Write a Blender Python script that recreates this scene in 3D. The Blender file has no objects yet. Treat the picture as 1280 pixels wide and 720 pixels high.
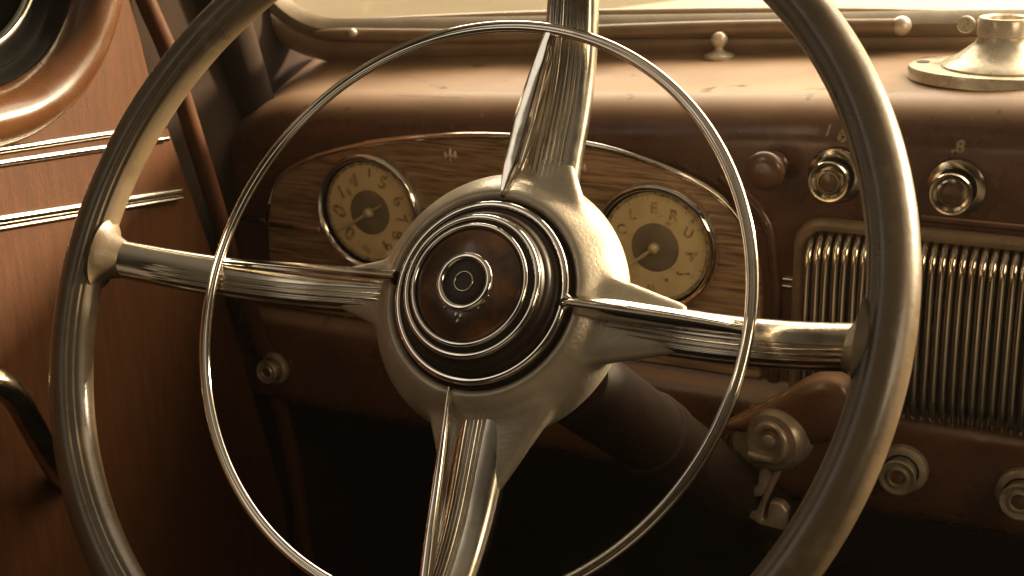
import bpy, bmesh, math, random
from mathutils import Vector, Matrix, noise
random.seed(7)
S = bpy.context.scene
COL = S.collection
PI = math.pi

# ------------------------------------------------------------------ camera frame (metres; X right, Y forward, Z up)
YAW, PITCH, ROLL = 0.48012, 0.32252, -0.03121
F = 1778.0                                   # focal length in pixels of a 1280 wide picture (50 mm lens)
_f = Vector((-math.sin(YAW)*math.cos(PITCH), math.cos(YAW)*math.cos(PITCH), -math.sin(PITCH)))
_r = Vector((math.cos(YAW), math.sin(YAW), 0)); _u = _r.cross(_f)
CR = _r*math.cos(ROLL) + _u*math.sin(ROLL)
CU = -_r*math.sin(ROLL) + _u*math.cos(ROLL)
CF = _f
def ray(x, y): return CR*((x-640)/F) - CU*((y-360)/F) + CF
def onY(x, y, Y): d = ray(x, y); return d*(Y/d.y)       # surveyed points on the dash, the door, the wheel plane
def onX(x, y, X): d = ray(x, y); return d*(X/d.x)

# steering wheel frame
AL, KAP = 0.57596, 0.02417
N = Vector((0, -math.cos(AL), math.sin(AL)))
_ex = Vector((1, 0, 0)); _ey = N.cross(_ex)
EX = _ex*math.cos(KAP) + _ey*math.sin(KAP)
EY = -_ex*math.sin(KAP) + _ey*math.cos(KAP)
HUB = Vector((-0.30682, 0.56427, -0.21873))
WM = Matrix(((EX.x, EY.x, N.x, HUB.x), (EX.y, EY.y, N.y, HUB.y), (EX.z, EY.z, N.z, HUB.z), (0, 0, 0, 1)))
def L(x, y, z):                                          # wheel-local point (metres) at height z over the hub plane
    d = ray(x, y); s = ((HUB + N*z).dot(N))/d.dot(N); p = d*s - HUB
    return Vector((p.dot(EX), p.dot(EY), z))

# ------------------------------------------------------------------ materials
def sock(b, *names):
    for n in names:
        if n in b.inputs: return b.inputs[n]
def mat(name, base, rough=.5, metal=0., c2=None, nscale=40., namt=(.4, .65), bump=0., bscale=300., coat=0.,
        stretch=(1, 1, 1), rvar=0., spec=.5, c3=None, c3scale=200., c3amt=(.62, .7), bdetail=6.):
    m = bpy.data.materials.new(name); m.use_nodes = True
    nt = m.node_tree; b = nt.nodes['Principled BSDF']; ln = nt.links.new
    b.inputs['Base Color'].default_value = (*base, 1); b.inputs['Roughness'].default_value = rough
    b.inputs['Metallic'].default_value = metal
    sock(b, 'Specular IOR Level').default_value = spec
    if coat: sock(b, 'Coat Weight').default_value = coat; sock(b, 'Coat Roughness').default_value = .12
    tc = nt.nodes.new('ShaderNodeTexCoord'); mp = nt.nodes.new('ShaderNodeMapping')
    mp.inputs['Scale'].default_value = stretch; ln(tc.outputs['Object'], mp.inputs['Vector'])
    def nz(sc, det=6., rg=.6):
        n = nt.nodes.new('ShaderNodeTexNoise'); n.inputs['Scale'].default_value = sc
        n.inputs['Detail'].default_value = det; n.inputs['Roughness'].default_value = rg
        ln(mp.outputs['Vector'], n.inputs['Vector']); return n
    def ramp(n, lo, hi):
        r = nt.nodes.new('ShaderNodeMapRange'); r.inputs['From Min'].default_value = lo; r.inputs['From Max'].default_value = hi
        ln(n.outputs['Fac'], r.inputs['Value']); return r
    col = None
    if c2:
        r = ramp(nz(nscale), *namt)
        mx = nt.nodes.new('ShaderNodeMix'); mx.data_type = 'RGBA'
        mx.inputs[6].default_value = (*base, 1); mx.inputs[7].default_value = (*c2, 1)
        ln(r.outputs['Result'], mx.inputs[0]); col = mx.outputs[2]
    if c3:
        r = ramp(nz(c3scale, 3.), *c3amt)
        mx = nt.nodes.new('ShaderNodeMix'); mx.data_type = 'RGBA'
        if col: ln(col, mx.inputs[6])
        else: mx.inputs[6].default_value = (*base, 1)
        mx.inputs[7].default_value = (*c3, 1); ln(r.outputs['Result'], mx.inputs[0]); col = mx.outputs[2]
    if col: ln(col, b.inputs['Base Color'])
    if rvar:
        r = ramp(nz(nscale*1.7), .3, .7); r.inputs['To Min'].default_value = max(.02, rough-rvar); r.inputs['To Max'].default_value = rough+rvar
        ln(r.outputs['Result'], b.inputs['Roughness'])
    if bump:
        bp = nt.nodes.new('ShaderNodeBump'); bp.inputs['Strength'].default_value = bump; bp.inputs['Distance'].default_value = .001
        ln(nz(bscale, bdetail).outputs['Fac'], bp.inputs['Height']); ln(bp.outputs['Normal'], b.inputs['Normal'])
    return m

M = {}
M['chrome'] = mat('aged_chrome', (.84, .78, .69), .09, 1., c2=(.55, .47, .36), nscale=60, namt=(.55, .8), rvar=.04, bump=.03, bscale=120)
M['rib_chrome'] = mat('worn_ribbed_metal', (.66, .60, .51), .22, 1., c2=(.46, .38, .27), nscale=70, namt=(.55, .8), rvar=.05)
M['rod'] = mat('dull_brassy_rods', (.72, .62, .47), .13, 1., c2=(.50, .40, .27), nscale=60, namt=(.5, .75), rvar=.04, stretch=(1, 1, .3))
M['hub'] = mat('aged_ivory_casting', (.47, .40, .305), .34, .35, c2=(.37, .31, .225), nscale=45, rvar=.08, bump=.25, bscale=560, coat=.25)
M['rim'] = mat('aged_rim_plastic', (.120, .084, .049), .34, 0., c2=(.090, .061, .034), nscale=30, namt=(.4, .62), rvar=.1, bump=.12, bscale=350, coat=.2,
               c3=(.17, .125, .077), c3scale=55, c3amt=(.6, .75))
M['dash'] = mat('brown_dash_paint', (.080, .029, .0115), .30, 0., c2=(.056, .020, .008), nscale=22, rvar=.1, bump=.05, bscale=160, coat=.1,
                c3=(.22, .13, .075), c3scale=95, c3amt=(.70, .74))
def dust_and_light(m, col, lo, hi, amt):                            # upward faces lightened: settled dust, bleaching, and lit-top brightness put into the colour
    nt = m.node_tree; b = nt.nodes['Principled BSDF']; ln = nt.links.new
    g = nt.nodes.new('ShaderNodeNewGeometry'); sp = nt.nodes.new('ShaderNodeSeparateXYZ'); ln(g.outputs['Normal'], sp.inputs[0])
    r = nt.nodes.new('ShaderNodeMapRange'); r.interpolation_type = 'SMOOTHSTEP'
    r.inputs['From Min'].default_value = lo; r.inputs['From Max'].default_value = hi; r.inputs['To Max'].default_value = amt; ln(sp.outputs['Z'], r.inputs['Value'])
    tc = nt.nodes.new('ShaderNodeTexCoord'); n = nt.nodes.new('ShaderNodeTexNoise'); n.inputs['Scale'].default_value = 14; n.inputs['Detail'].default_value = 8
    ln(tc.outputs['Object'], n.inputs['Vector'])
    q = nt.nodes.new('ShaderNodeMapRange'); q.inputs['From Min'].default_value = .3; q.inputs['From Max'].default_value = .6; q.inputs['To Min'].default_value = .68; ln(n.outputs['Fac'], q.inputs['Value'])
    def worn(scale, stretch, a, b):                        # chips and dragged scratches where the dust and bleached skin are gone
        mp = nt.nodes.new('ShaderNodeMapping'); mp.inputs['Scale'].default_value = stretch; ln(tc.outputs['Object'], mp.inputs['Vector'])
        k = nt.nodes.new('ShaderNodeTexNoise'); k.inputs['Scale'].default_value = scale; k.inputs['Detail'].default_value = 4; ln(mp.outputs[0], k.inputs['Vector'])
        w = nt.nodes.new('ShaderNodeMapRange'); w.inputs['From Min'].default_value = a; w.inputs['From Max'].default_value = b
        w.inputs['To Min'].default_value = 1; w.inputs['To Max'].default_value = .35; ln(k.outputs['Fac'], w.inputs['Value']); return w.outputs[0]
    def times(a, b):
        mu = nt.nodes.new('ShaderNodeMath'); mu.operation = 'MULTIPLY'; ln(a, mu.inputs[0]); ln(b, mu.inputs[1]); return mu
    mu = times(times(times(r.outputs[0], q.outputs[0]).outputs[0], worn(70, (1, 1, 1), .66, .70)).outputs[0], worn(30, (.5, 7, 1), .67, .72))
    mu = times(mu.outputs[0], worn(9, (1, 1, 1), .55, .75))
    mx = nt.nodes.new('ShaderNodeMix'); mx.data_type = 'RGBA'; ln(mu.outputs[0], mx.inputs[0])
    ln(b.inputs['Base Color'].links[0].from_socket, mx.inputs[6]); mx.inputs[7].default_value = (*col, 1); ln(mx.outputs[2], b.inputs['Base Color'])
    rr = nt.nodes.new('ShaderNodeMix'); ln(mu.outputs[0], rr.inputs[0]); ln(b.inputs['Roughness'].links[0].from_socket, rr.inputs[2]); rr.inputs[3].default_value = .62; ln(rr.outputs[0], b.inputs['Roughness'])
dust_and_light(M['dash'], (.40, .245, .140), .40, .97, .85)
M['column'] = mat('dark_column_enamel', (.022, .011, .0055), .55, spec=.2, c2=(.016, .008, .004), nscale=60, rvar=.06, bump=.08, bscale=300)
M['dash_dark'] = mat('dark_brown_paint', (.055, .028, .016), .45, c2=(.035, .018, .011), nscale=30, rvar=.1)
M['door'] = mat('tan_brown_door_trim', (.062, .0215, .0066), .55, spec=.12, c2=(.046, .016, .005), nscale=35, rvar=.08, bump=.35, bscale=260, stretch=(1, 7, .8))
M['garnish'] = mat('brown_enamel_garnish', (.075, .030, .011), .25, c2=(.055, .021, .008), nscale=18, rvar=.08, coat=.5, bump=.03, bscale=120)
M['rubber'] = mat('black_rubber', (.0035, .003, .0025), .7, spec=.03, c2=(.005, .0045, .004), nscale=80)
M['black'] = mat('black_recess', (.012, .008, .005), .6)
M['dark_metal'] = mat('dull_grey_metal', (.40, .32, .23), .38, .6, c2=(.24, .18, .12), nscale=70, rvar=.12, bump=.1, bscale=300)
M['knob_metal'] = mat('dull_nickel', (.62, .54, .41), .17, 1., c2=(.36, .29, .20), nscale=110, rvar=.06, bump=.03, bscale=400)
M['knob_brown'] = mat('brown_bakelite', (.10, .042, .020), .3, c2=(.07, .03, .015), nscale=60, coat=.3)
M['dial'] = mat('yellowed_dial', (.70, .54, .31), .6, c2=(.58, .43, .235), nscale=55, c3=(.25, .16, .075), c3scale=120, c3amt=(.6, .75))
M['dial_mid'] = mat('brown_dial_centre', (.20, .15, .10), .55, c2=(.15, .11, .07), nscale=70)
M['dial_ink'] = mat('faded_brown_dial_ink', (.21, .14, .072), .65, c2=(.48, .36, .20), nscale=260, namt=(.4, .6))
M['needle'] = mat('pale_needle', (.62, .50, .33), .35, .3)
M['pale'] = mat('worn_pale_paint', (.62, .54, .42), .3, .35, c2=(.48, .40, .30), nscale=70, rvar=.1, bump=.08, bscale=300)
M['enamel'] = mat('brown_enamel_badge', (.055, .024, .010), .24, c2=(.24, .095, .028), nscale=26, namt=(.46, .66), coat=.5, rvar=.06)  # amber mottling puts an orange glow into the enamel colour
M['band'] = mat('dark_brown_band', (.030, .018, .010), .42, spec=.3, c2=(.022, .013, .007), nscale=60)
M['hood'] = mat('dusty_hood_paint', (.46, .42, .33), .5, c2=(.40, .36, .28), nscale=3, coat=.2)
M['seal'] = mat('tan_window_seal', (.20, .15, .095), .5, c2=(.15, .11, .07), nscale=50)
M['moulding'] = mat('tan_garnish_paint', (.20, .13, .072), .32, c2=(.15, .095, .052), nscale=30, coat=.2)
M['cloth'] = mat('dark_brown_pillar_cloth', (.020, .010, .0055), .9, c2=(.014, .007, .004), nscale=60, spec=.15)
M['ground'] = mat('dusty_ground', (.40, .34, .25), .9, c2=(.33, .28, .20), nscale=.6)
M['mark'] = mat('worn_tan_lettering', (.30, .20, .115), .5, c2=(.14, .08, .045), nscale=420, namt=(.45, .6))
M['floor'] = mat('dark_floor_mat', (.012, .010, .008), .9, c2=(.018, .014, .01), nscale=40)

def wood_mat():
    m = bpy.data.materials.new('wood_veneer'); m.use_nodes = True
    nt = m.node_tree; b = nt.nodes['Principled BSDF']; ln = nt.links.new
    tc = nt.nodes.new('ShaderNodeTexCoord'); mp = nt.nodes.new('ShaderNodeMapping'); mp.inputs['Scale'].default_value = (7, 30, 130)
    ln(tc.outputs['Object'], mp.inputs['Vector'])
    n = nt.nodes.new('ShaderNodeTexNoise'); n.inputs['Scale'].default_value = 2.2; n.inputs['Detail'].default_value = 8; n.inputs['Distortion'].default_value = 1.3
    ln(mp.outputs['Vector'], n.inputs['Vector'])
    w = nt.nodes.new('ShaderNodeTexNoise'); w.inputs['Scale'].default_value = 9; w.inputs['Detail'].default_value = 4
    ln(mp.outputs['Vector'], w.inputs['Vector'])
    ad = nt.nodes.new('ShaderNodeMath'); ad.operation = 'MULTIPLY_ADD'; ad.inputs[1].default_value = .45
    ln(w.outputs['Fac'], ad.inputs[0]); ln(n.outputs['Fac'], ad.inputs[2])
    cr = nt.nodes.new('ShaderNodeValToRGB'); e = cr.color_ramp.elements
    e[0].position = .52; e[0].color = (.055, .028, .014, 1); e[1].position = .88; e[1].color = (.33, .20, .105, 1)
    k = e.new(.68); k.color = (.18, .10, .050, 1)
    ln(ad.outputs['Value'], cr.inputs['Fac']); ln(cr.outputs['Color'], b.inputs['Base Color'])
    b.inputs['Roughness'].default_value = .38
    bp = nt.nodes.new('ShaderNodeBump'); bp.inputs['Strength'].default_value = .25; bp.inputs['Distance'].default_value = .0006
    ln(ad.outputs['Value'], bp.inputs['Height']); ln(bp.outputs['Normal'], b.inputs['Normal'])
    return m
M['wood'] = wood_mat()
def glass_mat(name, tint, gl=.06):
    m = bpy.data.materials.new(name); m.use_nodes = True
    nt = m.node_tree; nt.nodes.remove(nt.nodes['Principled BSDF']); out = nt.nodes['Material Output']
    t = nt.nodes.new('ShaderNodeBsdfTransparent'); t.inputs['Color'].default_value = (*tint, 1)
    g = nt.nodes.new('ShaderNodeBsdfGlossy'); g.inputs['Roughness'].default_value = .04
    mx = nt.nodes.new('ShaderNodeMixShader'); mx.inputs['Fac'].default_value = gl
    nt.links.new(t.outputs[0], mx.inputs[1]); nt.links.new(g.outputs[0], mx.inputs[2]); nt.links.new(mx.outputs[0], out.inputs['Surface'])
    return m
M['glass'] = glass_mat('clear_glass', (.95, .95, .9), .05)
M['side_glass'] = glass_mat('greenish_side_glass', (.6, .64, .56), .08)

# ------------------------------------------------------------------ mesh building
class MB:
    def __init__(s): s.v = []; s.f = []; s.mi = []
    def add(s, vs, fs, mi=0):
        o = len(s.v); s.v += [tuple(v) for v in vs]; s.f += [tuple(i+o for i in f) for f in fs]; s.mi += [mi]*len(fs); return s
    def rings(s, rings, cap=True, close=True, mi=0, loop=False):
        n = len(rings[0]); vs = [p for r in rings for p in r]; fs = []
        R = len(rings)
        for i in range(R if loop else R-1):
            j = (i+1) % R
            for k in range(n if close else n-1):
                l = (k+1) % n; fs.append((i*n+k, i*n+l, j*n+l, j*n+k))
        if cap and not loop and close: fs.append(tuple(range(n-1, -1, -1))); fs.append(tuple((R-1)*n+k for k in range(n)))
        return s.add(vs, fs, mi)
    def lathe(s, prof, mx=None, seg=96, mi=0, closed=False, cx=0, cy=0):
        rings = []
        for k in range(seg):
            a = 2*PI*k/seg; c, q = math.cos(a), math.sin(a)
            r = [Vector((cx+p[0]*c, cy+p[0]*q, p[1])) for p in prof]
            rings.append([mx @ v for v in r] if mx else r)
        return s.rings(rings, cap=False, close=closed, mi=mi, loop=True)
    def torus(s, R, r, z=0, mx=None, seg=120, n=16, cx=0, cy=0, mi=0, sq=1.):
        return s.lathe([(R+r*math.cos(2*PI*k/n), z+r*sq*math.sin(2*PI*k/n)) for k in range(n)], mx, seg, mi, True, cx, cy)
    def tube(s, path, r, n=14, cap=True, mi=0):
        path = [Vector(p) for p in path]; rr = r if isinstance(r, (list, tuple)) else [r]*len(path)
        t0 = (path[1]-path[0]).normalized(); a = t0.orthogonal().normalized(); rings = []
        for i, p in enumerate(path):
            t = (path[min(i+1, len(path)-1)]-path[max(i-1, 0)]).normalized()
            a = (a - t*a.dot(t)).normalized(); b = t.cross(a)
            rings.append([p + (a*math.cos(2*PI*k/n)+b*math.sin(2*PI*k/n))*rr[i] for k in range(n)])
        return s.rings(rings, cap, True, mi)
    def prism(s, poly, d, mi=0):                       # polygon (3D points) pushed along vector d
        n = len(poly); A = [Vector(p) for p in poly]; B = [p+d for p in A]
        fs = [tuple(range(n)), tuple(range(2*n-1, n-1, -1))] + [(i, i+n, (i+1) % n+n, (i+1) % n) for i in range(n)]
        return s.add(A+B, fs, mi)
    def box(s, lo, hi, mi=0):
        x0, y0, z0 = lo; x1, y1, z1 = hi
        vs = [(x, y, z) for x in (x0, x1) for y in (y0, y1) for z in (z0, z1)]
        return s.add(vs, [(0, 1, 3, 2), (4, 6, 7, 5), (0, 4, 5, 1), (2, 3, 7, 6), (0, 2, 6, 4), (1, 5, 7, 3)], mi)
    def build(s, name, mats, parent=None, smooth=True, angle=40, bevel=0., bseg=3):
        me = bpy.data.meshes.new(name); me.from_pydata(s.v, [], s.f)
        for m in (mats if isinstance(mats, (list, tuple)) else [mats]): me.materials.append(m)
        me.polygons.foreach_set('material_index', s.mi)
        bm = bmesh.new(); bm.from_mesh(me); bmesh.ops.remove_doubles(bm, verts=bm.verts, dist=1e-6)
        bmesh.ops.recalc_face_normals(bm, faces=bm.faces)
        if bevel:
            es = [e for e in bm.edges if len(e.link_faces) == 2 and e.calc_face_angle(0) > math.radians(35)]
            bmesh.ops.bevel(bm, geom=es, offset=bevel, segments=bseg, affect='EDGES', profile=.5, clamp_overlap=True)
        bm.to_mesh(me); bm.free()
        me.polygons.foreach_set('use_smooth', [smooth]*len(me.polygons))
        if smooth: me.set_sharp_from_angle(angle=math.radians(angle))
        o = bpy.data.objects.new(name, me); COL.objects.link(o)
        if parent: o.parent = parent
        return o

def tag(o, label=None, cat=None, group=None, kind=None):
    if label: o['label'] = label
    if cat: o['category'] = cat
    if group: o['group'] = group
    if kind: o['kind'] = kind
    return o
def empty(name, loc=(0, 0, 0), mx=None, parent=None):
    o = bpy.data.objects.new(name, None); COL.objects.link(o); o.empty_display_size = .02
    if mx is not None: o.matrix_world = mx
    else: o.location = loc
    if parent: o.parent = parent
    return o
def spline(pts, n=12, closed=False):
    pts = [Vector(p) for p in pts]; out = []; m = len(pts)
    for i in range(m if closed else m-1):
        if closed: p0, p1, p2, p3 = pts[(i-1) % m], pts[i], pts[(i+1) % m], pts[(i+2) % m]
        else: p0, p1, p2, p3 = pts[max(i-1, 0)], pts[i], pts[i+1], pts[min(i+2, m-1)]
        for k in range(n):
            t = k/n
            out.append(.5*((2*p1)+(p2-p0)*t+(2*p0-5*p1+4*p2-p3)*t*t+(3*p1-p0-3*p2+p3)*t**3))
    if not closed: out.append(pts[-1])
    return out
def interp(x, xs, ys):
    if x <= xs[0]: return ys[0]
    for i in range(len(xs)-1):
        if x <= xs[i+1]:
            t = (x-xs[i])/(xs[i+1]-xs[i]); return ys[i]+(ys[i+1]-ys[i])*t
    return ys[-1]
def facing(p, d=Vector((0, -1, 0))):                    # frame at p whose local +Z looks along d, +Y up
    z = d.normalized(); x = Vector((0, 0, 1)).cross(z).normalized(); y = z.cross(x)
    return Matrix(((x.x, y.x, z.x, p.x), (x.y, y.y, z.y, p.y), (x.z, y.z, z.z, p.z), (0, 0, 0, 1)))
def glyph(txt, size):
    c = bpy.data.curves.new('glyph', 'FONT'); c.body = txt; c.size = size; c.align_x = 'CENTER'; c.align_y = 'CENTER'
    c.extrude = size*.015; c.offset = size*.035; c.resolution_u = 3
    o = bpy.data.objects.new('glyph', c); COL.objects.link(o)
    dg = bpy.context.evaluated_depsgraph_get(); me = bpy.data.meshes.new_from_object(o.evaluated_get(dg))
    vs = [v.co.copy() for v in me.vertices]; fs = [tuple(p.vertices) for p in me.polygons]
    bpy.data.objects.remove(o); bpy.data.curves.remove(c); bpy.data.meshes.remove(me)
    return vs, fs

# ================================================================== STEERING WHEEL
mm = .001
wheel = empty('steering_wheel', mx=WM)
tag(wheel, 'large four spoke steering wheel with ivory hub, worn rim and thin chrome horn ring', 'steering wheel')
OX, OY = -6.85*mm, -8.26*mm
RIM_R, RIM_T, RIM_Z = 203.5*mm, 10.9*mm, 41*mm
prof = []
for k in range(96):
    a = 2*PI*k/96
    r = RIM_T
    for a0, dep, wd in ((math.radians(122), 1.1*mm, .10), (math.radians(139), .7*mm, .07)):
        d = abs((a-a0+PI) % (2*PI)-PI); r -= dep*math.exp(-(d/wd)**2)
    prof.append((RIM_R+r*math.cos(a)*.97, RIM_Z+r*math.sin(a)))
rimb = MB().lathe(prof, seg=260, closed=True, cx=OX, cy=OY)

def sp_z(r): return (-6 + 47*(max(0, r-92)/111)**2)*mm
def spoke(direction, off, r0, r1, w_in, w_out, ribs, nm):
    """fluted bar from the hub to the rim; direction unit vector in the wheel plane, off = sideways shift (mm)"""
    d = Vector((*direction, 0)); t = Vector((-d.y, d.x, 0)); n = Vector((0, 0, 1))
    rings = []; NS = 60; U = 150; off0, off1 = off
    for i in range(NS+1):
        r = r0+(r1-r0)*i/NS; w = w_in+(w_out-w_in)*i/NS
        fade = min(1, max(0, (r1-14-r)/22)); H = interp(r, [r0, 120, r1], [8.5, 8.5, 8.5] if direction[0] else [7.5, 7, 8])
        ring = []
        for k in range(U+1):                             # top, left to right
            u = -1+2*k/U; h = H*max(0, 1-abs(u)**(2.3 if direction[0] else 3.2))**.5
            for (ua, ub, cnt, amp) in ribs:
                if ua < u < ub:
                    q = (u-ua)/(ub-ua); h -= amp*fade*(.5-.5*math.cos(2*PI*cnt*q))**.8
            ring.append((u, h))
        for k in range(1, 24):
            a = PI*k/24; ring.append((math.cos(a), -9*math.sin(a)**.7))
        c = d*(r*mm)+t*((off0+(off1-off0)*(r-r0)/(r1-r0))*mm)+n*sp_z(r)
        rings.append([c+t*(u*w*mm)+n*(h*mm) for u, h in ring])
    return MB().rings(rings, cap=True)
SPK = [((0, 1), (-15, -15.5), 50, 196, 16.5, 11.5, [(-.66, .14, 5, 2.1), (.14, .95, 4, .4)]),
       ((-1, 0), (1, 9), 48, 196, 12.0, 9.6, [(.05, .97, 4, 1.4)]),
       ((1, 0), (-3.5, -10), 50, 198, 12.0, 9.6, [(-.97, -.12, 4, 1.4)]),
       ((0, -1), (9, 12), 56, 196, 16, 11, [(-.40, .25, 5, 1.5), (-.95, -.45, 2, .5)])]
spoke_objs = []
for dr, off, r0, r1, wi, wo, ribs in SPK:
    spoke_objs.append(spoke(dr, off, r0, r1, wi, wo, ribs, 'spoke').build('spoke', M['rib_chrome'], wheel, angle=50))
    # flared root where the rim plastic runs onto the spoke
    off = off[1]; d = Vector((*dr, 0)); t = Vector((-d.y, d.x, 0)); n = Vector((0, 0, 1)); rings = []
    cent = (Vector((OX, OY, 0))).dot(d)*1000; lat = off - (Vector((OX, OY, 0))).dot(t)*1000
    rin = cent + math.sqrt(203.5**2-lat**2) - 10.9; rho = 9.5
    for i in range(25):
        q = i/24; r = rin-rho+rho*q+ (4*q if q > .9 else 0)*0
        a = wo - .4 + (rho-math.sqrt(max(0, rho**2-(rho*q)**2)))*.95
        b = 7.6+3.3*q; c = d*(r*mm)+t*(off*mm)+n*((1-q)*(sp_z(r)) + q*(RIM_Z)*1.0 if False else sp_z(r)*(1-q*q)+RIM_Z*q*q)
        rings.append([c+t*(a*mm*math.copysign(abs(math.cos(x))**.95, math.cos(x)))+n*(b*mm*math.copysign(abs(math.sin(x))**.9, math.sin(x))) for x in [2*PI*k/48 for k in range(48)]])
    c2 = d*((rin+7)*mm)+t*(off*mm)+n*RIM_Z
    last = rings[-1]; cl = d*(rin*mm)+t*(off*mm)+n*RIM_Z
    rings.append([c2+(p-cl)*.72 for p in last])
    rimb.rings(rings, cap=True)
rim = rimb.build('rim', M['rim'], wheel, angle=60)

# hub: a domed disc and four stub arms fused by a voxel remesh
hb = MB()
hb.lathe([(0, -.030), (.050, -.030), (.060, -.024), (.0665, -.017), (.0668, -.012), (.064, -.0055), (.0595, .0005), (.0545, .0055), (.0505, .0085), (.0478, .0085), (.046, .002), (0, .002)], seg=120)
def stub(direction, off, r0, r1, w0, w1, z0, z1, th=18):
    d = Vector((*direction, 0)); t = Vector((-d.y, d.x, 0)); n = Vector((0, 0, 1)); rings = []
    for i in range(13):
        q = i/12; w = w0+(w1-w0)*q; z = z0+(z1-z0)*q; hh = th*(1-.6*q)/2
        c = d*((r0+(r1-r0)*q)*mm)+t*(off*mm)+n*((z-hh)*mm)
        rings.append([c+t*(w*mm*math.copysign(abs(math.cos(x))**.6, math.cos(x)))+n*(hh*mm*math.copysign(abs(math.sin(x))**.6, math.sin(x))) for x in [2*PI*k/40 for k in range(40)]])
    hb.rings(rings)
stub((0, 1), -14.5, 28, 72, 35, 14, 4, .5); stub((-1, 0), 2.5, 28, 84, 27, 11, 3, -1)
stub((1, 0), -4, 28, 98, 30, 11.5, 4, 0); stub((0, -1), 9, 28, 94, 44, 13.5, 3, -1.5)
hub = hb.build('hub', M['hub'], wheel)
md = hub.modifiers.new('r', 'REMESH'); md.mode = 'VOXEL'; md.voxel_size = .0014; md.use_smooth_shade = True
ms = hub.modifiers.new('s', 'SMOOTH'); ms.factor = .5; ms.iterations = 26
dg = bpy.context.evaluated_depsgraph_get(); me = bpy.data.meshes.new_from_object(hub.evaluated_get(dg))
me.polygons.foreach_set('use_smooth', [True]*len(me.polygons))
hub.modifiers.clear(); hub.data = me; me.name = 'hub'
if not me.materials: me.materials.append(M['hub'])

# horn button
bt = MB().lathe([(.0475, .002), (.0475, .0055), (.0465, .0065), (.045, .0055), (.043, .006), (.0412, .0075), (.0405, .0110), (.0398, .0118), (.0385, .0122), (.0378, .0150), (.0370, .0160), (.0358, .0165), (.0350, .0182), (.0325, .0195),
                 (.031, .0205), (.0285, .0215), (.0272, .0215), (.0268, .020)], seg=128)
button = bt.build('horn_button', M['band'], wheel, angle=35)
for R_, r_, z_ in ((.0430, .0021, .0092), (.0334, .0016, .0196), (.0287, .0012, .0222)):
    MB().torus(R_, r_, z_, seg=160).build('trim_ring', M['chrome'], button)
MB().lathe([(.0278, .0205)]+[(.0275*math.sin(a), .0205+.0062*math.cos(a)) for a in [PI/2*(1-k/24) for k in range(24)]]+[(.0002, .0267)], seg=128).build('badge_dome', M['enamel'], button)
MB().torus(.0124, .0019, .0262, seg=96).build('badge_ring', M['chrome'], button)
MB().lathe([(.0105, .0264), (.0095, .0268), (.006, .0271), (.0002, .0272)], seg=64).build('badge_centre', M['band'], button)
MB().torus(.0046, .0005, .0275, seg=64, n=10).build('badge_ring', M['knob_metal'], button)
cr = MB()                                                # little crest under the ring
for k, (x, y, s) in enumerate([(-.0012, -.0156, .0016), (.0012, -.0160, .0016), (0, -.0185, .0014), (.0095, -.0115, .001), (-.0075, -.0128, .001), (.0115, -.0085, .0012), (.013, -.005, .0008)]):
    z = .0205+.0062*math.sqrt(max(0, 1-(x*x+y*y)/.0275**2))
    cr.rings([[Vector((x+s*q*math.cos(a)*.8, y+s*q*math.sin(a)*1.2, z+h)) for a in [2*PI*i/10 for i in range(10)]] for q, h in ((1, -.0004), (.9, .0003), (.4, .0006))])
cr.build('crest', M['knob_metal'], button)

# horn ring with the four chrome blades that carry it
rp = []
for k in range(40):
    a = 2*PI*k/40; x, z = 2.9*math.cos(a), 2.3*math.sin(a)
    if z > 0: z -= 1.5*math.exp(-((x+.1)/.62)**2)
    rp.append((140.5*mm+x*mm, 16.6*mm+z*mm))
horn = MB().lathe(rp, seg=300, closed=True, cx=OX, cy=OY).build('horn_ring', M['chrome'], wheel, angle=50)
def blade(cs, ws, hs, zs, prof, nm='horn_arm', n=10):
    """cs: px centreline -> local; ws half widths mm; prof list of (u,h) closed section"""
    P = [L(x, y, z*mm) for (x, y), z in zip(cs, zs)]
    C = spline(P, n); m = len(C)-1; rings = []
    xs = [i*n for i in range(len(cs))]
    for i, c in enumerate(C):
        t = (C[min(i+1, m)]-C[max(i-1, 0)]); t.z = 0; t.normalize(); s = Vector((-t.y, t.x, 0))
        w = interp(i, xs, ws)*mm; h = interp(i, xs, hs)*mm
        rings.append([c+s*(u*w)+Vector((0, 0, 1))*(v*h) for u, v in prof])
    return MB().rings(rings)
ridge = [(-1, -1.2), (-1, -.1), (-.93, .12), (-.86, .0), (-.78, .2), (-.66, .78), (-.5, .93), (.1, 1.0), (.55, .95), (.78, .72), (.93, .3), (1, -.2), (1, -1.2)]
roundp = [(math.cos(PI-a), .1+.9*math.sin(a)) for a in [PI*k/16 for k in range(17)]]+[(1, -1.2), (-1, -1.2)]
twin = [(-1, -1.2), (-1, 0), (-.95, .08), (-.12, .8), (-.02, .8), (.0, .35), (.08, .3), (.75, .95), (.9, .9), (1, .3), (1, -1.2)]
wedge = [(-1, -1.2), (-1, -.1), (-.8, .55), (-.55, .92), (-.35, 1), (-.15, .93), (.9, .08), (1, -.1), (1, -1.2)]
A1 = blade([(627, 246), (640, 205), (655, 150), (671, 95), (683, 55), (688, 40)], [.6, 4.6, 5.6, 4.4, 3.0, 2.6], [1.2, 3, 3.4, 3, 2.6, 2.2], [10, 9.5, 9.5, 11.5, 14.5, 16], ridge)
A2 = blade([(493, 346), (440, 342), (380, 337), (320, 331), (285, 328), (272, 326)], [3.4, 3.4, 3.2, 2.4, 1.8, 1.5], [3.0, 3.2, 3.0, 2.2, 1.6, 1.5], [10, 8.5, 8.5, 11.0, 14.5, 16], twin)
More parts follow.
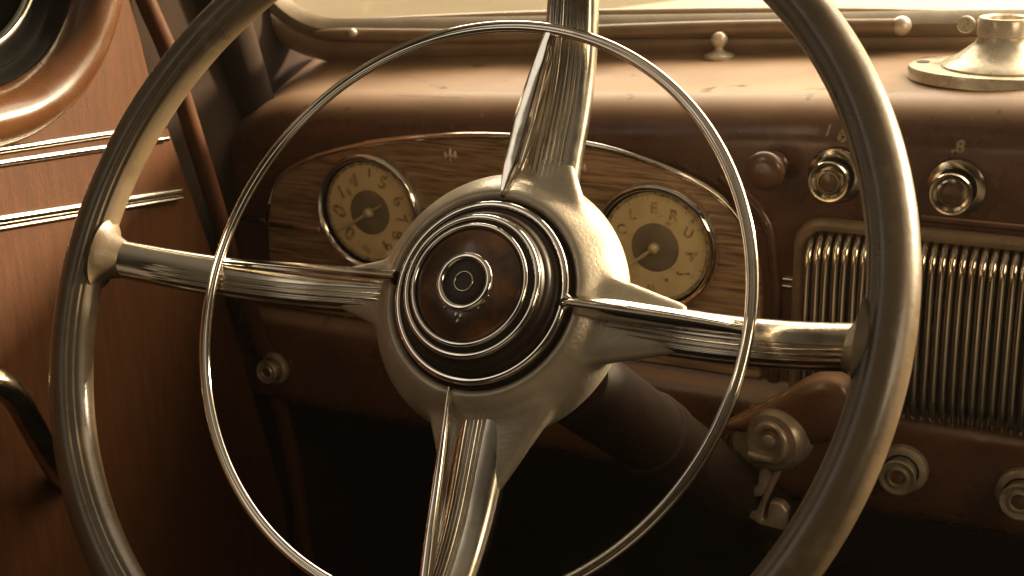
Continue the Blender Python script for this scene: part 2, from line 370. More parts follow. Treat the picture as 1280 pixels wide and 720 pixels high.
A3 = blade([(702, 377), (715, 379), (780, 388), (850, 398), (905, 407), (925, 411), (938, 413)], [2.6, 4.4, 4.6, 4.1, 3.2, 2.4, 2], [2, 5.2, 5.4, 4.8, 3.6, 2.2, 1.5], [10.5, 10, 9, 9, 11.5, 14, 15.5], wedge)
A4 = blade([(562, 484), (556, 540), (548, 600), (539, 660), (531, 720), (527, 750)], [.6, 2.0, 2.4, 2.5, 2.6, 2.4], [1.2, 2.6, 2.8, 2.8, 2.6, 2.], [9.5, 9.0, 8.5, 10.5, 14, 16], roundp)
for a, ang in ((A1, 12), (A2, 22), (A3, 22), (A4, 35)): a.build('horn_arm', M['chrome'], horn, angle=ang)

# ================================================================== STEERING COLUMN
colb = MB()
c0, c1 = Vector((.040, -.030, -.028)), Vector((.072, -.056, -.34))
ax = (c1-c0).normalized()
def colring(q, r, n=48):
    c = c0+(c1-c0)*q; a = ax.orthogonal().normalized(); b = ax.cross(a)
    return [c+(a*math.cos(2*PI*k/n)+b*math.sin(2*PI*k/n))*r for k in range(n)]
column = empty('steering_column', mx=WM)
tag(column, 'dark brown steering column jacket running from behind the hub down into shadow', 'steering column')
MB().rings([colring(q, r) for q, r in ((0, .018), (.02, .021), (.27, .021), (.29, .0215), (1, .0205))]).build('jacket', M['column'], column)
MB().rings([colring(q, r) for q, r in ((.275, .0205), (.28, .0227), (.33, .0227), (.335, .0205))]).build('collar', M['column'], column)

# ================================================================== DASHBOARD
YD = .80
def Yw(X): return .962+.13*X
def topz(X): return -.1635+.058*(X+.25)
def drop(X): return .022*max(0, (-.585-X)/.07)**2
def basez(X): return -.151+.030*(X+.25)
def top_surface(X, Y):
    y0 = .832; z0 = topz(X)-.0; z1 = basez(X)
    q = (Y-y0)/(Yw(X)+.03-y0); return z0+(z1-z0)*q-drop(X)
def dash_prof(X):
    z0 = topz(X); P = []
    for k in range(9):
        Y = Yw(X)+.03+(.832-Yw(X)-.03)*k/8; P.append((Y, z0+(basez(X)-z0)*(1-k/8)))
    for k in range(1, 17):
        a = PI/2+PI/2*k/16; P.append((.832+.032*math.cos(a), z0-.030+.030*math.sin(a)))
    for z in (-.22, -.26, -.30, -.338): P.append((YD, z))
    P += [(.7975, -.3425), (.7925, -.346), (.788, -.352), (.7865, -.360), (.7865, -.398), (.788, -.406), (.793, -.4125), (.801, -.415), (.87, -.415), (.87, -.36)]
    d = drop(X); return [(y, z-d*max(0, min(1, (z+.26)/.06))) for y, z in P]
xs = [-.675+.012*i for i in range(116)]
dbm = MB().rings([[Vector((X, y, z)) for y, z in dash_prof(X)] for X in xs], cap=False, close=False)
dash = dbm.build('dashboard', M['dash'], None, angle=50)
tag(dash, 'brown painted metal dashboard with wood veneer instrument panel, round gauges and ribbed grille', 'dashboard')
me = dash.data
# instrument panel
def pt(x, z, y=YD): return Vector((x, y, z))
outl = spline([(-.612, 0, -.300), (-.609, 0, -.268), (-.596, 0, -.241), (-.565, 0, -.2235), (-.51, 0, -.2085), (-.45, 0, -.2000), (-.40, 0, -.1975), (-.35, 0, -.1995), (-.305, 0, -.2095), (-.272, 0, -.2235), (-.252, 0, -.246), (-.2445, 0, -.275), (-.2435, 0, -.300)], 8)
poly = [Vector((p.x, .795, p.z)) for p in outl]+[Vector((-.2435, .795, -.338)), Vector((-.612, .795, -.338))]
panel = MB().prism(poly, Vector((0, .008, 0))).build('instrument_panel', M['wood'], dash, bevel=.0012)
MB().tube([Vector((p.x, .7945, p.z+.001)) for p in outl[10:-14]], .0022, 10).build('trim_bead', M['chrome'], panel)
# raised moulding round the panel
o2 = spline([(-.2725, 0, -.2115), (-.2445, 0, -.236), (-.2365, 0, -.272), (-.2355, 0, -.300), (-.2355, 0, -.340)], 8)
MB().tube([Vector((p.x, .8015, p.z)) for p in o2], .0042, 12).build('panel_moulding', M['dash'], dash)
for x0, x1, y in ((-.640, -.6145, .7985), (-.607, -.5635, .7935), (-.2315, -.2165, .7985)):
    for dz in ((0,) if x1 < -.3 else (.0022, -.0022)):
        h = .0019 if x1 < -.3 else .0014
        MB().box((x0, y-.0015, -.2745+dz-h), (x1, y+.003, -.2745+dz+h)).build('trim_strip', M['chrome'] if x0 > -.61 else M['knob_metal'], dash, bevel=.0006)

# gauges
def gauge(c, letters, needle_deg, tail, ell=1.):
    mx = facing(Vector(c)); R = .0395
    g = MB().lathe([(.0362, -.001), (.0366, .0035), (.0378, .0052), (.0392, .0056), (.0405, .0046), (.0412, .002), (.0412, -.004)], mx, 128).build('gauge', M['chrome'], dash)
    MB().lathe([(.0368, .004), (.0352, .0), (.0345, -.0004)], mx, 96).build('gauge_cup', M['rubber'], g)
    d = MB()
    d.lathe([(.0366, .0004), (.0345, .0007), (.033, .0009)], mx, 96, 2); d.lathe([(.033, .0009), (.0155, .001)], mx, 96, 0)
    d.lathe([(.0157, .0006), (.0156, .0015), (.0150, .0018), (.0002, .0018)], mx, 96, 1)
    for i in range(44):
        a = math.radians(-130+i*6.05); big = i % 4 == 0; r0, r1 = (.0308 if big else .0316), .0325; w = .00032 if big else .0002
        q = [Vector((r*math.sin(a)+s*w*math.cos(a), r*math.cos(a)-s*w*math.sin(a), .0012)) for r, s in ((r0, -1), (r1, -1), (r1, 1), (r0, 1))]
        d.add([mx @ v for v in q], [(0, 1, 2, 3)], 2)
    for txt, deg, rr, size, rot in letters:
        vs, fs = glyph(txt, size); a = math.radians(deg); b = math.radians(rot)
        T = mx @ Matrix.Translation((rr*math.sin(a), rr*math.cos(a), .0012)) @ Matrix.Rotation(-b, 4, 'Z')
        d.add([T @ v for v in vs], fs, 2)
    d.build('dial', [M['dial'], M['dial_mid'], M['dial_ink']], g, angle=30)
    a = math.radians(needle_deg); dv = Vector((math.sin(a), math.cos(a), 0)); sv = Vector((dv.y, -dv.x, 0)); nb = MB()
    rings = []
    for s, w in ((-tail, .0005), (-tail*.5, .0008), (0, .0013), (.012, .0011), (.024, .0007), (.030, .0002)):
        c_ = dv*s+Vector((0, 0, .0042)); rings.append([mx @ (c_+sv*w), mx @ (c_+Vector((0, 0, .0006))), mx @ (c_-sv*w), mx @ (c_-Vector((0, 0, .0003)))])
    nb.rings(rings); nb.build('needle', M['needle'], g)
    MB().lathe([(.0034, .0015), (.0034, .0048), (.0028, .0058), (.0014, .0064), (.0002, .0066)], mx, 32).build('needle_cap', M['needle'], g)
    gl = MB().lathe([(.0364, .0056), (.024, .0066), (.012, .0071), (.0002, .0073)], mx, 64).build('gauge_glass', M['glass'], g)
    return g
g1 = gauge((-.520, .7925, -.2570), [('1', -62, .0250, .0125, -30), ('0', -94, .0245, .0150, -60), ('4', -28, .0245, .0128, -10), ('I', 3, .0275, .0085, 3), ('5', 28, .0245, .0128, 20), ('6', 66, .0250, .0120, 50), ('7', 96, .0250, .0120, 70),
                               ('8', 124, .0250, .012, 90), ('0', -134, .0250, .0140, 30), ('9', 152, .0252, .012, 120), ('-', 188, .0255, .022, 30)], -122, .013)
g2 = gauge((-.311, .7925, -.2590), [('C', -68, .0245, 00.0090, -10), ('L', -38, .0248, 00.0090, -5), ('E', -2, .0252, 00.0094, 0), ('R', 29, .0248, 00.0092, 10), ('U', 62, .0245, 00.0088, 25), ('A', 96, .0245, 00.0092, 60), ('J', 128, .0245, 00.0088, 80),
                               ('.', 152, .023, .012, 90), ('W', 186, .0262, .0062, 180), ('C', -100, .0245, .0086, -60)], -128, .004)

g1['label'] = 'round gauge with faded brown numerals'; g2['label'] = 'round gauge with faded brown letters'

# speaker grille: frame and upright rods that roll back at both ends
GX0, GX1, GZ0, GZ1 = -.2205, .09, -.3500, -.2385
gr = empty('speaker_grille', parent=dash)
# frame: rounded rectangle tube
cs = []
for cx, cz, a0 in ((GX0+.014, GZ1-.010, PI), (GX1, GZ1-.010, PI/2)):
    for k in range(9):
        a = a0-PI/2*k/8; cs.append(Vector((cx+.014*math.cos(a), .7965, cz+.014*math.sin(a)+.0)))
frame_path = [Vector((GX0, .7965, GZ0))]+cs[:9]+[Vector((GX1, .7965, GZ1+.004)), Vector((GX1+.01, .7965, GZ1+.004))]
MB().tube(frame_path, .0042, 12).build('grille_frame', M['moulding'], gr)
MB().box((GX0+.002, .7975, GZ0), (GX1, .7995, GZ1+.001)).build('grille_backing', M['black'], gr)
rods = MB(); i = 0; x = GX0+.0075
while x < GX1:
    i += 1
    sh = interp(x-GX0, [.0, .010, .02], [.010, .002, 0])
    zt = GZ1-.001-sh; P = []
    for k in range(9):
        a = PI/2*k/8; P.append(Vector((x, .7985-.013*math.sin(a), zt-.016+.016*math.cos(a))))
    zb = GZ0+.002
    for z in (-.27, -.29, -.31, -.33): P.append(Vector((x, .7855-.0015*math.sin((z+.24)/.11*-PI), z)))
    for k in range(1, 7):
        a = PI/2*k/6; P.append(Vector((x, .7985-.013*math.cos(a), zb+.010-.010*math.sin(a))))
    bend = random.uniform(-.0004, .0004); rods.tube([p+Vector((bend*math.sin((p.z-GZ0)*28), random.uniform(-.0001, .0001), 0)) for p in P], (.0021)*random.uniform(.96, 1.05), 12); x += .00545+random.uniform(-.00012, .00012)
rods.build('grille_rods', M['rod'], gr)
MB().tube([Vector((-.152, .8005, -.2265)), Vector((.0, .8005, -.2265)), Vector((.12, .8005, -.2265))], .0022, 10).build('panel_moulding', M['dash'], dash)

# knobs
def ring_knob(c, s=1., proud=.020, metal='knob_metal', label=None):
    mx = facing(Vector(c)); S_ = lambda pr: [(a*s, b*s) for a, b in pr]
    k = MB().lathe(S_([(.0165, -.001), (.0168, .002), (.016, .0042), (.0135, .0056), (.0118, .006), (.0112, .005)]), mx, 64).build('knob', M[metal], dash)
    MB().lathe(S_([(.0100, .004), (.0100, proud*.8), (.0116, proud*.86), (.0120, proud*.94), (.0114, proud), (.0102, proud*.99), (.0098, proud*.93), (.0082, proud*.9), (.0072, proud*.92), (.0064, proud), (.0056, proud), (.005, proud*.9)]), mx, 64).build('knob_cap', M[metal], k)
    MB().lathe(S_([(.0104, proud*.90), (.0052, proud*.9), (.003, proud*.93), (.0002, proud*.94)]), mx, 48).build('knob_centre', M['knob_brown'], k)
    if label: k['label'] = label
    return k
ring_knob((-.2015, .80, -.2050), 1.0); ring_knob((-.1335, .80, -.2060), 1.0)
ring_knob((-.151, .7865, -.3770), .92, .017, 'dark_metal'); ring_knob((-.0825, .7865, -.3790), .92, .017, 'dark_metal'); ring_knob((-.6085, .7865, -.3830), .74, .016, 'dark_metal')
mx = facing(Vector((-.2385, .80, -.2015)))
kb = MB().lathe([(.0085, -.001), (.0085, .003), (.007, .004), (.0062, .006), (.006, .014), (.0085, .016), (.0112, .0175), (.0118, .020), (.0112, .0225), (.009, .0243), (.005, .0252), (.0002, .0254)], mx, 56).build('knob', M['knob_brown'], dash)
kb['label'] = 'plain brown mushroom knob'
# small ornaments on the wood and lettering over the knobs
def lozenges(c, items, name, m):
    mx = facing(Vector(c)); b = MB()
    for x, y, w, h in items:
        b.rings([[mx @ Vector((x+w*q*math.cos(a), y+h*q*math.sin(a), z)) for a in [2*PI*i/12 for i in range(12)]] for q, z in ((1, -.0005), (.92, .0007), (.45, .0014))])
    return b.build(name, M[m], dash)
for c in ((-.4565, .795, -.2125), (-.3635, .795, -.2135)):
    lozenges(c, [(-.0036, -.0006, .0011, .0028), (0, 0, .0011, .0050), (.0036, .0004, .0011, .0030), (0, -.0006, .0056, .0008)], 'ornament', 'needle')
for txt, c, size, sh in (('/', (-.2075, .7998, -.1795), 0.0094, 0), ('6', (-.1990, .7998, -.1815), .0125, .2), ('.8', (-.1345, .7998, -.1835), .0100, .1)):
    vs, fs = glyph(txt, size); mx = facing(Vector(c)) @ Matrix(((1, sh, 0, 0), (0, 1, 0, 0), (0, 0, 1.6, 0), (0, 0, 0, 1)))
    MB().add([mx @ v for v in vs], fs).build('lettering', M['mark'], dash, smooth=False)

# ---- things standing on the dash top
def on_top(px, py):
    d = ray(px, py); lo, hi = .8, 1.1
    for _ in range(50):
        s = (lo+hi)/2; p = d*(s/d.y)
        if p.z < top_surface(p.x, p.y): hi = s
        else: lo = s
    return d*(lo/d.y)
p = on_top(899, 71)
st = empty('ball_stud', loc=p)
tag(st, 'small pale ball topped stud on the dash top', 'stud')
MB().lathe([(.0100, -.001), (.0102, .0012), (.008, .0026), (.0045, .0036), (.003, .0048)], None, 40).build('flange', M['pale'], st)
MB().lathe([(.003, .0035), (.0028, .0065), (.0042, .0082), (.0056, .0105), (.0058, .0125), (.0046, .0150), (.0026, .0166), (.0002, .0170)], None, 32).build('ball', M['pale'], st)
p = on_top(1252, 92)
pm = empty('pedestal_mount', loc=p)
tag(pm, 'pale flared pedestal on a round base plate bolted to the dash top', 'mount')
bp_ = MB(); n = 72; a_ = [2*PI*k/n for k in range(n)]
for r0, r1, z0, z1 in ():
    pass
bp_.rings([[Vector((.054*q*math.cos(a), .042*q*math.sin(a), z)) for a in a_] for q, z in ((1, -.003), (1, .0025), (.985, .0038), (.95, .0042), (.05, .0046))])
bp_.build('base_plate', M['pale'], pm)
for sx in (-1, 1):
    MB().lathe([(.0042, .0040), (.0040, .0047), (.0002, .0047)], Matrix.Translation((sx*.0455, .002, 0)), 24).build('bolt_hole', M['black'], pm)
MB().lathe([(.034, .0035), (.0345, .0055), (.031, .0082), (.026, .0105), (.021, .0145), (.0165, .018), (.0150, .021), (.0146, .0222), (.0156, .0230), (.0156, .0315), (.0148, .0330), (.0132, .0332), (.0118, .0322), (.0110, .028), (.0002, .0275)], None, 80).build('pedestal', M['pale'], pm)
MB().rings([[Vector((-.0165-.009*q+.0052*math.cos(a)*w, .002*z-.001, .028+.0050*math.sin(a)*w)) for a in [2*PI*k/20 for k in range(20)]] for q, z, w in ((.6, -1, .85), (.6, -.6, 1), (.6, .6, 1), (.6, 1, .85))]).build('thumb_tab', M['pale'], pm)

# ================================================================== WINDSHIELD
RK = Vector((0, -.5, .866))                              # rake of the glass
def ws(X, v, out=0.): return Vector((X, Yw(X), basez(X)))+RK*v+Vector((0, -.866, -.5))*out
ws_e = empty('windshield', loc=(0, 0, 0))
tag(ws_e, 'slanted windshield glass with rubber seal and long rounded garnish rails along its base', 'windshield')
XL = -.655
def wpath(v0, rc, x1=.70, xl=XL):
    P = []
    for k in range(10): P.append((xl, .45-(.45-v0-rc)*k/9))
    for k in range(1, 13):
        a = PI+PI/2*k/12; P.append((xl+rc+rc*math.cos(a), v0+rc+rc*math.sin(a)))
    for k in range(1, 30): P.append((xl+rc+(x1-xl-rc)*k/29, v0))
    return P
def wsweep(prof, v0=0., rc=.06, xl=XL):
    """profile (d inward from the outline, out toward the cabin)"""
    rings = []
    base = wpath(v0, rc, xl=xl)
    for i, (x, v) in enumerate(base):
        a = Vector(base[max(i-1, 0)]); b = Vector(base[min(i+1, len(base)-1)]); t = (b-a).normalized(); nn = Vector((-t.y, t.x))
        rings.append([ws(x+nn.x*d, v+nn.y*d, o) for d, o in prof])
    return MB().rings(rings, cap=True)
wsweep([(-.012, -.01), (-.012, .004), (-.006, .007), (.004, .007), (.008, .004), (.008, -.01)], 0, .06).build('garnish_moulding', M['moulding'], ws_e, angle=50)
wsweep([(.008, -.008), (.008, .0025), (.012, .004), (.018, .003), (.020, -.002), (.020, -.008)], 0, .06).build('rubber_seal', M['seal'], ws_e, angle=50)
gl = MB(); xs_ = [XL+.01+(.70-XL-.01)*k/24 for k in range(25)]
gl.rings([[ws(x, .012, -.004), ws(x, .45, -.004), ws(x, .45, -.007), ws(x, .012, -.007)] for x in xs_]).build('glass', M['glass'], ws_e)
def rail(pxs, r, Yoff, endcap=True):
    P = []
    for x, y in pxs:
        d = ray(x, y); s = (.962-Yoff)/(d.y-.13*d.x); P.append(d*s)
    P = spline(P, 8); return MB().tube(P, [r*min(1, .25+.75*math.sin(min(1, i/9)*PI/2)) for i in range(len(P))], 16)
def rounded(b): return b
rl = rail([(392, 41), (440, 43), (520, 44), (640, 44), (760, 39), (880, 35), (1000, 33), (1085, 32.5), (1124, 32)], .0048, .012).build('garnish_rail', M['moulding'], ws_e)
rail([(360, 35), (400, 33), (520, 27), (640, 22), (760, 19), (900, 17), (1050, 17), (1180, 20), (1290, 24)], .0046, -.006).build('garnish_rail', M['moulding'], ws_e)
d = ray(1127, 32); s = (.962-.012)/(d.y-.13*d.x); e = d*s
MB().lathe([(.0062*math.sin(PI*k/16)+.0001, -.0062*math.cos(PI*k/16)) for k in range(17)], Matrix.Translation(e), 24).build('rail_end', M['pale'], ws_e)
d = ray(441, 41); s = (.962-.019)/(d.y-.13*d.x); e = d*s
MB().lathe([(.0032*math.sin(PI*k/12)+.0001, -.0032*math.cos(PI*k/12)) for k in range(13)], Matrix.Translation(e), 20).build('screw', M['pale'], ws_e)
# hood beyond the glass
hd = MB().rings([[Vector((x, 1.0+.13*min(0, x)+y, -.16-.10*y+ .05*math.sin(min(1, y/1.2)*PI) - .16*(x+.1)**2)) for y in [.0+.1*j for j in range(22)]] for x in [-1.5+.1*i for i in range(32)]], cap=False, close=False)
hood = hd.build('car_hood', M['hood'])
tag(hood, 'pale dusty car hood seen through the bottom of the windshield', 'hood')

# ================================================================== DOOR
XD = -.62
door = MB()
poly = [(XD, .15, -.95), (XD, .80, -.95), (XD, .80, -.50), (XD, .742, -.275), (XD, .712, -.185), (XD, .703, -.165), (XD, .690, -.09), (XD, .650, .25), (XD, .640, .25), (XD, .652, -.09), (XD, .625, -.135), (XD, .58, -.148), (XD, .15, -.148)]
door.prism([Vector(p) for p in poly], Vector((-.05, 0, 0)))
door = door.build('car_door', M['door'], bevel=.004)  # the whole front door, with its window and handle
tag(door, 'tan brown front door with rounded window garnish, twin chrome strips and pull handle', 'door')
WC = (.575, -.06)
def dsweep(prof, name, m, parent, angle=45):
    rings = []
    for k in range(14): rings.append([Vector((XD+h, .25+(WC[0]-.25)*k/14, WC[1]-r)) for r, h in prof])
    for k in range(25):
        a = -PI/2+PI/2*k/24; rings.append([Vector((XD+h, WC[0]+r*math.cos(a), WC[1]+r*math.sin(a))) for r, h in prof])
    for k in range(1, 8): rings.append([Vector((XD+h, WC[0]+r-.0*k, WC[1]+.05*k)) for r, h in prof])
    return MB().rings(rings, cap=True).build(name, m, parent, angle=angle)
wf = dsweep([(.079, -.03), (.079, -.004), (.081, .003), (.085, .0095), (.090, .0135), (.096, .0145), (.102, .0125), (.107, .008), (.111, .001), (.1125, -.006), (.1125, -.03)], 'window_garnish', M['garnish'], door, 60)
dsweep([(.050, -.035), (.056, -.024), (.064, -.020), (.0675, -.0165), (.0690, -.0125), (.0705, -.0115), (.072, -.0125), (.0750, -.0105), (.0765, -.0065), (.078, -.0055), (.079, -.0065), (.0795, -.03)], 'window_seal', M['rubber'], wf)
dsweep([(.0600+.0036*math.cos(2*PI*k/14), -.0185+.0036*math.sin(2*PI*k/14)) for k in range(14)], 'window_bead', M['chrome'], wf, 60)
MB().prism([Vector((XD-.028, y, z)) for y, z in ((.25, -.115), (.575, -.115), (.614, -.099), (.630, -.06), (.630, .3), (.25, .3))], Vector((-.003, 0, 0))).build('window_glass', M['side_glass'], wf)
for (a, b, r) in (((-40, 193.5), (206, 157), .0016), ((-40, 209.5), (209, 173), .0016), ((-40, 281.0), (226, 239.5), .0020), ((-40, 292), (226, 247), .0009)):
    A, B = onX(*a, XD+.002), onX(*b, XD+.002); n_ = 8; P = [A.lerp(B, k/n_) for k in range(n_+1)]
    MB().rings([[p+Vector((q[0]*.0022, 0, q[1]*r*1.35)) for q in [(math.cos(2*PI*k/12), math.sin(2*PI*k/12)) for k in range(12)]] for p in P]).build('trim_strip', M['chrome'], door)
ha = [onX(-70, 470, -.575), onX(-25, 474, -.572), onX(2, 481, -.570), onX(22, 500, -.572), onX(40, 532, -.576), onX(60, 568, -.585), onX(74, 590, -.600), onX(80, 600, -.622)]
MB().tube(spline(ha, 6), .0075, 16).build('pull_handle', M['knob_metal'], door)
# windlace and pillar
wl = MB().tube(spline([(-.628, .655, .10), (-.622, .684, -.05), (-.618, .7005, -.104), (-.616, .7145, -.140), (-.615, .7245, -.178), (-.616, .7535, -.278), (-.62, .815, -.50), (-.62, .815, -.93)], 8), .0062, 14).build('windlace', M['door'])
tag(wl, 'tan fabric covered door seal cord between the front door and the dark pillar', 'door seal')
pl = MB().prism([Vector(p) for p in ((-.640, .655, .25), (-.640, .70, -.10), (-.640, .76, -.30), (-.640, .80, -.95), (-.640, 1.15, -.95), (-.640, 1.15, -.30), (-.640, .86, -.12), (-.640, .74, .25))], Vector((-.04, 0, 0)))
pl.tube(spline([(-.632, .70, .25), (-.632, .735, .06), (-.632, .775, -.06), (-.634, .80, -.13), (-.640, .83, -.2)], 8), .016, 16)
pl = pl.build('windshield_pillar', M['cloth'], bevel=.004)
tag(pl, 'dark brown windshield pillar and kick panel between the door and the dashboard', 'pillar')

# ================================================================== LEVER AND BRACKET BESIDE THE COLUMN
YL = .735
ol = spline([(905, 532, 0), (940, 513, 0), (978, 493, 0), (1008, 476, 0), (1034, 470, 0), (1056, 478, 0), (1067, 500, 0), (1063, 528, 0), (1046, 549, 0), (1015, 556, 0), (985, 550, 0), (950, 542, 0), (915, 538, 0)], 5, True)
lev = empty('hand_lever', loc=onY(1030, 515, YL))
def LP(x, y, Y): return onY(x, y, Y)-lev.location
# paddle: domed plate
cx_, cy_ = 1010, 518
rings = []
for q, dy in ((1, .010), (1, .002), (.97, -.001), (.90, -.0035), (.6, -.006), (.2, -.007)):
    rings.append([LP(cx_+(p.x-cx_)*q, cy_+(p.y-cy_)*q, YL)+Vector((0, dy, 0)) for p in ol])
MB().rings(rings).build('paddle', M['dash'], lev)
MB().tube([LP(900, 535, YL+.004), LP(930, 520, YL+.001), LP(975, 497, YL), LP(1006, 480, YL+.002)], [.0022, .0022, .0018, .0008], 10).build('lit_edge', M['knob_metal'], lev)  # bright strip added for the paddle's lit top edge
tag(lev, 'brown paddle shaped hand lever behind the lower right of the steering wheel', 'lever')
br = empty('latch_bracket', loc=onY(960, 580, YL))
def BP(x, y, Y): return onY(x, y, Y)-br.location
def disc(c, prof, name, m, parent=br, seg=48, d=Vector((0, -1, 0))): return MB().lathe(prof, facing(c, d), seg).build(name, m, parent)
cB = BP(972, 548, YL-.004); dB = Vector((-.25, -1, .05))
disc(cB, [(.0002, -.012), (.0175, -.012), (.0185, -.008), (.0185, .004), (.016, .007), (.0002, .007)], 'boss', M['dark_metal'], d=dB)
C_ = MB(); mxb = facing(cB, dB); path = []
for k in range(27):
    a = math.radians(-95+250*k/26); path.append(mxb @ Vector((.0098*math.cos(a), .0105*math.sin(a), .0085)))
C_.tube([mxb @ Vector((-.013, -.0108, .0085)), mxb @ Vector((-.006, -.011, .0085))]+path, .0024, 10).build('hook_ring', M['dark_metal'], br)
disc(mxb @ Vector((-.001, .0005, .007)), [(.0042, -.001), (.0042, .002), (.0025, .003), (.0002, .003)], 'pin', M['dark_metal'], seg=24)
b1 = MB().prism([BP(x, y, YL-.002) for x, y in ((918, 527), (950, 522), (962, 540), (960, 575), (935, 582), (920, 574), (913, 552))], Vector((0, .016, 0))); b1.build('block', M['dark_metal'], br, bevel=.0025)
b2 = MB().prism([BP(x, y, YL-.006) for x, y in ((950, 575), (964, 578), (962, 600), (951, 622), (930, 621), (914, 612), (915, 604), (932, 608), (945, 610))], Vector((0, .010, 0))); b2.build('hook', M['dark_metal'], br, bevel=.0018)
b3 = MB().prism([BP(x, y, YL-.003) for x, y in ((931, 636), (936, 648), (950, 657), (980, 664), (984, 640), (976, 630), (962, 628), (957, 650), (952, 650), (958, 626), (966, 610), (976, 590), (968, 585), (952, 622), (944, 640))], Vector((0, .008, 0))); b3.build('lower_hook', M['dark_metal'], br, bevel=.0015)
b4 = MB().prism([BP(x, y, YL-.001) for x, y in ((903, 550), (908, 545), (907, 566), (900, 574), (897, 568))], Vector((0, .006, 0))); b4.build('tongue', M['dash'], br, bevel=.001)
tag(br, 'dull grey metal latch bracket with hooks hanging below the brown lever', 'bracket')

# ================================================================== FOOTWELL
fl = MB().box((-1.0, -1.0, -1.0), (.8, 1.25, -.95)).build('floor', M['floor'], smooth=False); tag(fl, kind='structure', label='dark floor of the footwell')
fw = MB().box((-.70, 1.07, -.95), (.8, 1.12, -.215)).box((-.70, .90, -.245), (.8, 1.07, -.215)); fw = fw.build('firewall', M['floor'], smooth=False); tag(fw, kind='structure', label='dark firewall behind the footwell')  # second box: shelf added to stop daylight leaking into the footwell

gd = MB().box((-16, 1.9, -1.32), (14, 26, -1.30)).build('ground', M['ground'], smooth=False); tag(gd, kind='structure', label='pale dusty ground outside beyond the hood')

# thin haze added throughout for the veiling glow toward the upper right
hz = MB().box((-17, -1.3, -2.35), (15, 27, .62)).build('haze', bpy.data.materials.new('glow_haze'), smooth=False)
m = hz.data.materials[0]; m.use_nodes = True; nt = m.node_tree; nt.nodes.remove(nt.nodes['Principled BSDF'])
pv = nt.nodes.new('ShaderNodeVolumePrincipled'); pv.inputs['Color'].default_value = (1, .86, .66, 1); pv.inputs['Density'].default_value = .009
pv.inputs['Anisotropy'].default_value = .82; nt.links.new(pv.outputs[0], nt.nodes['Material Output'].inputs['Volume'])
tag(hz, kind='stuff', label='thin warm haze added for a soft glow')

# ================================================================== CAMERA, LIGHT, WORLD
cam = bpy.data.cameras.new('camera'); co = bpy.data.objects.new('camera', cam); COL.objects.link(co)
cam.sensor_width = 36; cam.lens = F/1280*36; cam.clip_start = .02; cam.clip_end = 500
co.matrix_world = Matrix(((CR.x, CU.x, -CF.x, 0), (CR.y, CU.y, -CF.y, 0), (CR.z, CU.z, -CF.z, 0), (0, 0, 0, 1)))
cam.dof.use_dof = True; cam.dof.focus_distance = .70; cam.dof.aperture_fstop = 16
S.camera = co

def lamp(name, kind, loc, aim, power, color, **k):
    l = bpy.data.lights.new(name, kind); l.energy = power; l.color = color
    for a, b in k.items(): setattr(l, a, b)
    o = bpy.data.objects.new(name, l); COL.objects.link(o); o.location = loc
    o.rotation_euler = (Vector(aim)-Vector(loc)).to_track_quat('-Z', 'Y').to_euler(); return o
SUN = Vector((.60, .66, .25)).normalized()
lamp('sun', 'SUN', SUN*3, (0, 0, 0), 18., (1, .80, .57), angle=math.radians(6))
# daylight through the windscreen and the soft side window behind the driver
lamp('windscreen_daylight', 'AREA', (-.20, 1.25, .36), (-.32, .72, -.18), 27., (1, .85, .68), shape='RECTANGLE', size=1.7, size_y=.32)
lamp('side_window_daylight', 'AREA', (-.68, .09, .24), (0, .13, .06), .50, (1, .90, .78), shape='RECTANGLE', size=.58, size_y=.34)
lamp('right_dash_fill', 'AREA', (.62, .30, .14), (-.12, .80, -.25), .40, (1, .78, .50), shape='RECTANGLE', size=.4, size_y=.25, spread=math.radians(75))  # added fill, narrowed onto the right dash face and grille

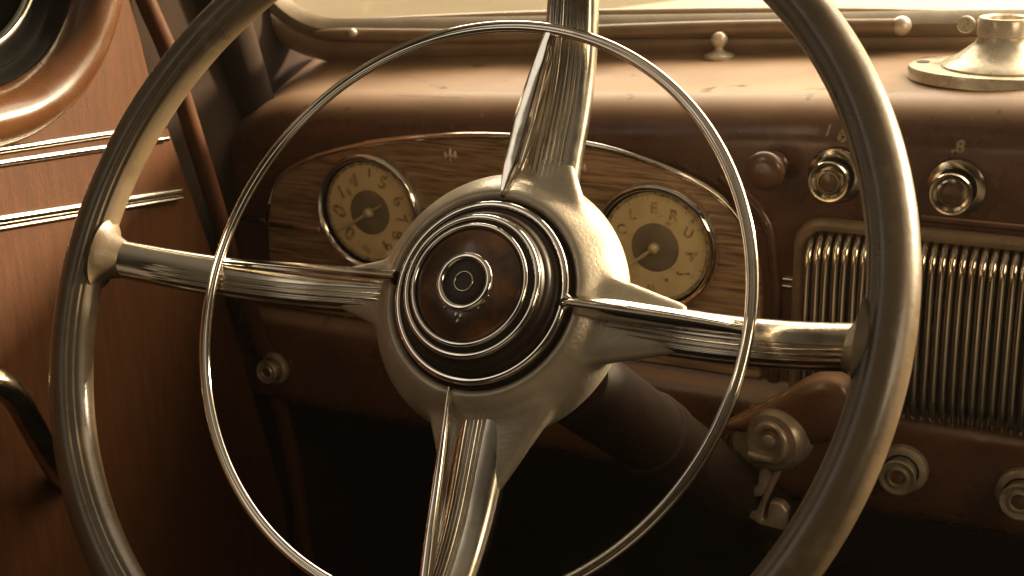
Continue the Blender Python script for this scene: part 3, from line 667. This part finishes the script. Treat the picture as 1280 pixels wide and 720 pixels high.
W = bpy.data.worlds.new('World'); S.world = W; W.use_nodes = True
nt = W.node_tree; bg = nt.nodes['Background']; ln = nt.links.new
tc = nt.nodes.new('ShaderNodeTexCoord')
def dotn(v):
    n = nt.nodes.new('ShaderNodeVectorMath'); n.operation = 'DOT_PRODUCT'; n.inputs[1].default_value = v; ln(tc.outputs['Generated'], n.inputs[0]); return n.outputs['Value']
def mr(s, a, b, c, d):
    n = nt.nodes.new('ShaderNodeMapRange'); n.interpolation_type = 'SMOOTHSTEP'
    for i, v in zip(('From Min', 'From Max', 'To Min', 'To Max'), (a, b, c, d)): n.inputs[i].default_value = v
    ln(s, n.inputs['Value']); return n.outputs['Result']
def mul(a, b):
    n = nt.nodes.new('ShaderNodeMath'); n.operation = 'MULTIPLY'; ln(a, n.inputs[0]); ln(b, n.inputs[1]); return n.outputs[0]
up = mul(mr(dotn((0, 0, 1)), -.04, .10, 0, 1), mr(dotn((0, 0, 1)), .30, .55, 1, 0))  # sky kept to a low band, darkened overhead in place of a roof
glow = mul(mr(dotn((.35, .94, 0)), .45, .95, 0, 1), up)
mx_ = nt.nodes.new('ShaderNodeMix'); mx_.data_type = 'RGBA'; ln(glow, mx_.inputs[0])
mx_.inputs[6].default_value = (.008, .0055, .003, 1); mx_.inputs[7].default_value = (3.2, 2.6, 1.75, 1)
seat_glow = mr(dotn((.36, -.85, -.385)), .86, .97, 0, 1)       # added glow low behind the camera, standing in for sunlit seats
m2 = nt.nodes.new('ShaderNodeMix'); m2.data_type = 'RGBA'; m2.blend_type = 'ADD'; ln(seat_glow, m2.inputs[0]); ln(mx_.outputs[2], m2.inputs[6])
m2.inputs[7].default_value = (.26, .195, .12, 1)
overhead_glow = mr(dotn((-.12, -.10, 1)), .50, .92, 0, 1)         # added glow overhead, standing in for headliner bounce
m3 = nt.nodes.new('ShaderNodeMix'); m3.data_type = 'RGBA'; m3.blend_type = 'ADD'; ln(overhead_glow, m3.inputs[0]); ln(m2.outputs[2], m3.inputs[6])
m3.inputs[7].default_value = (.16, .13, .09, 1)
ln(m3.outputs[2], bg.inputs['Color']); bg.inputs['Strength'].default_value = 1.0
S.view_settings.view_transform = 'Standard'; S.view_settings.look = 'None'; S.view_settings.exposure = .22; S.view_settings.gamma = 1
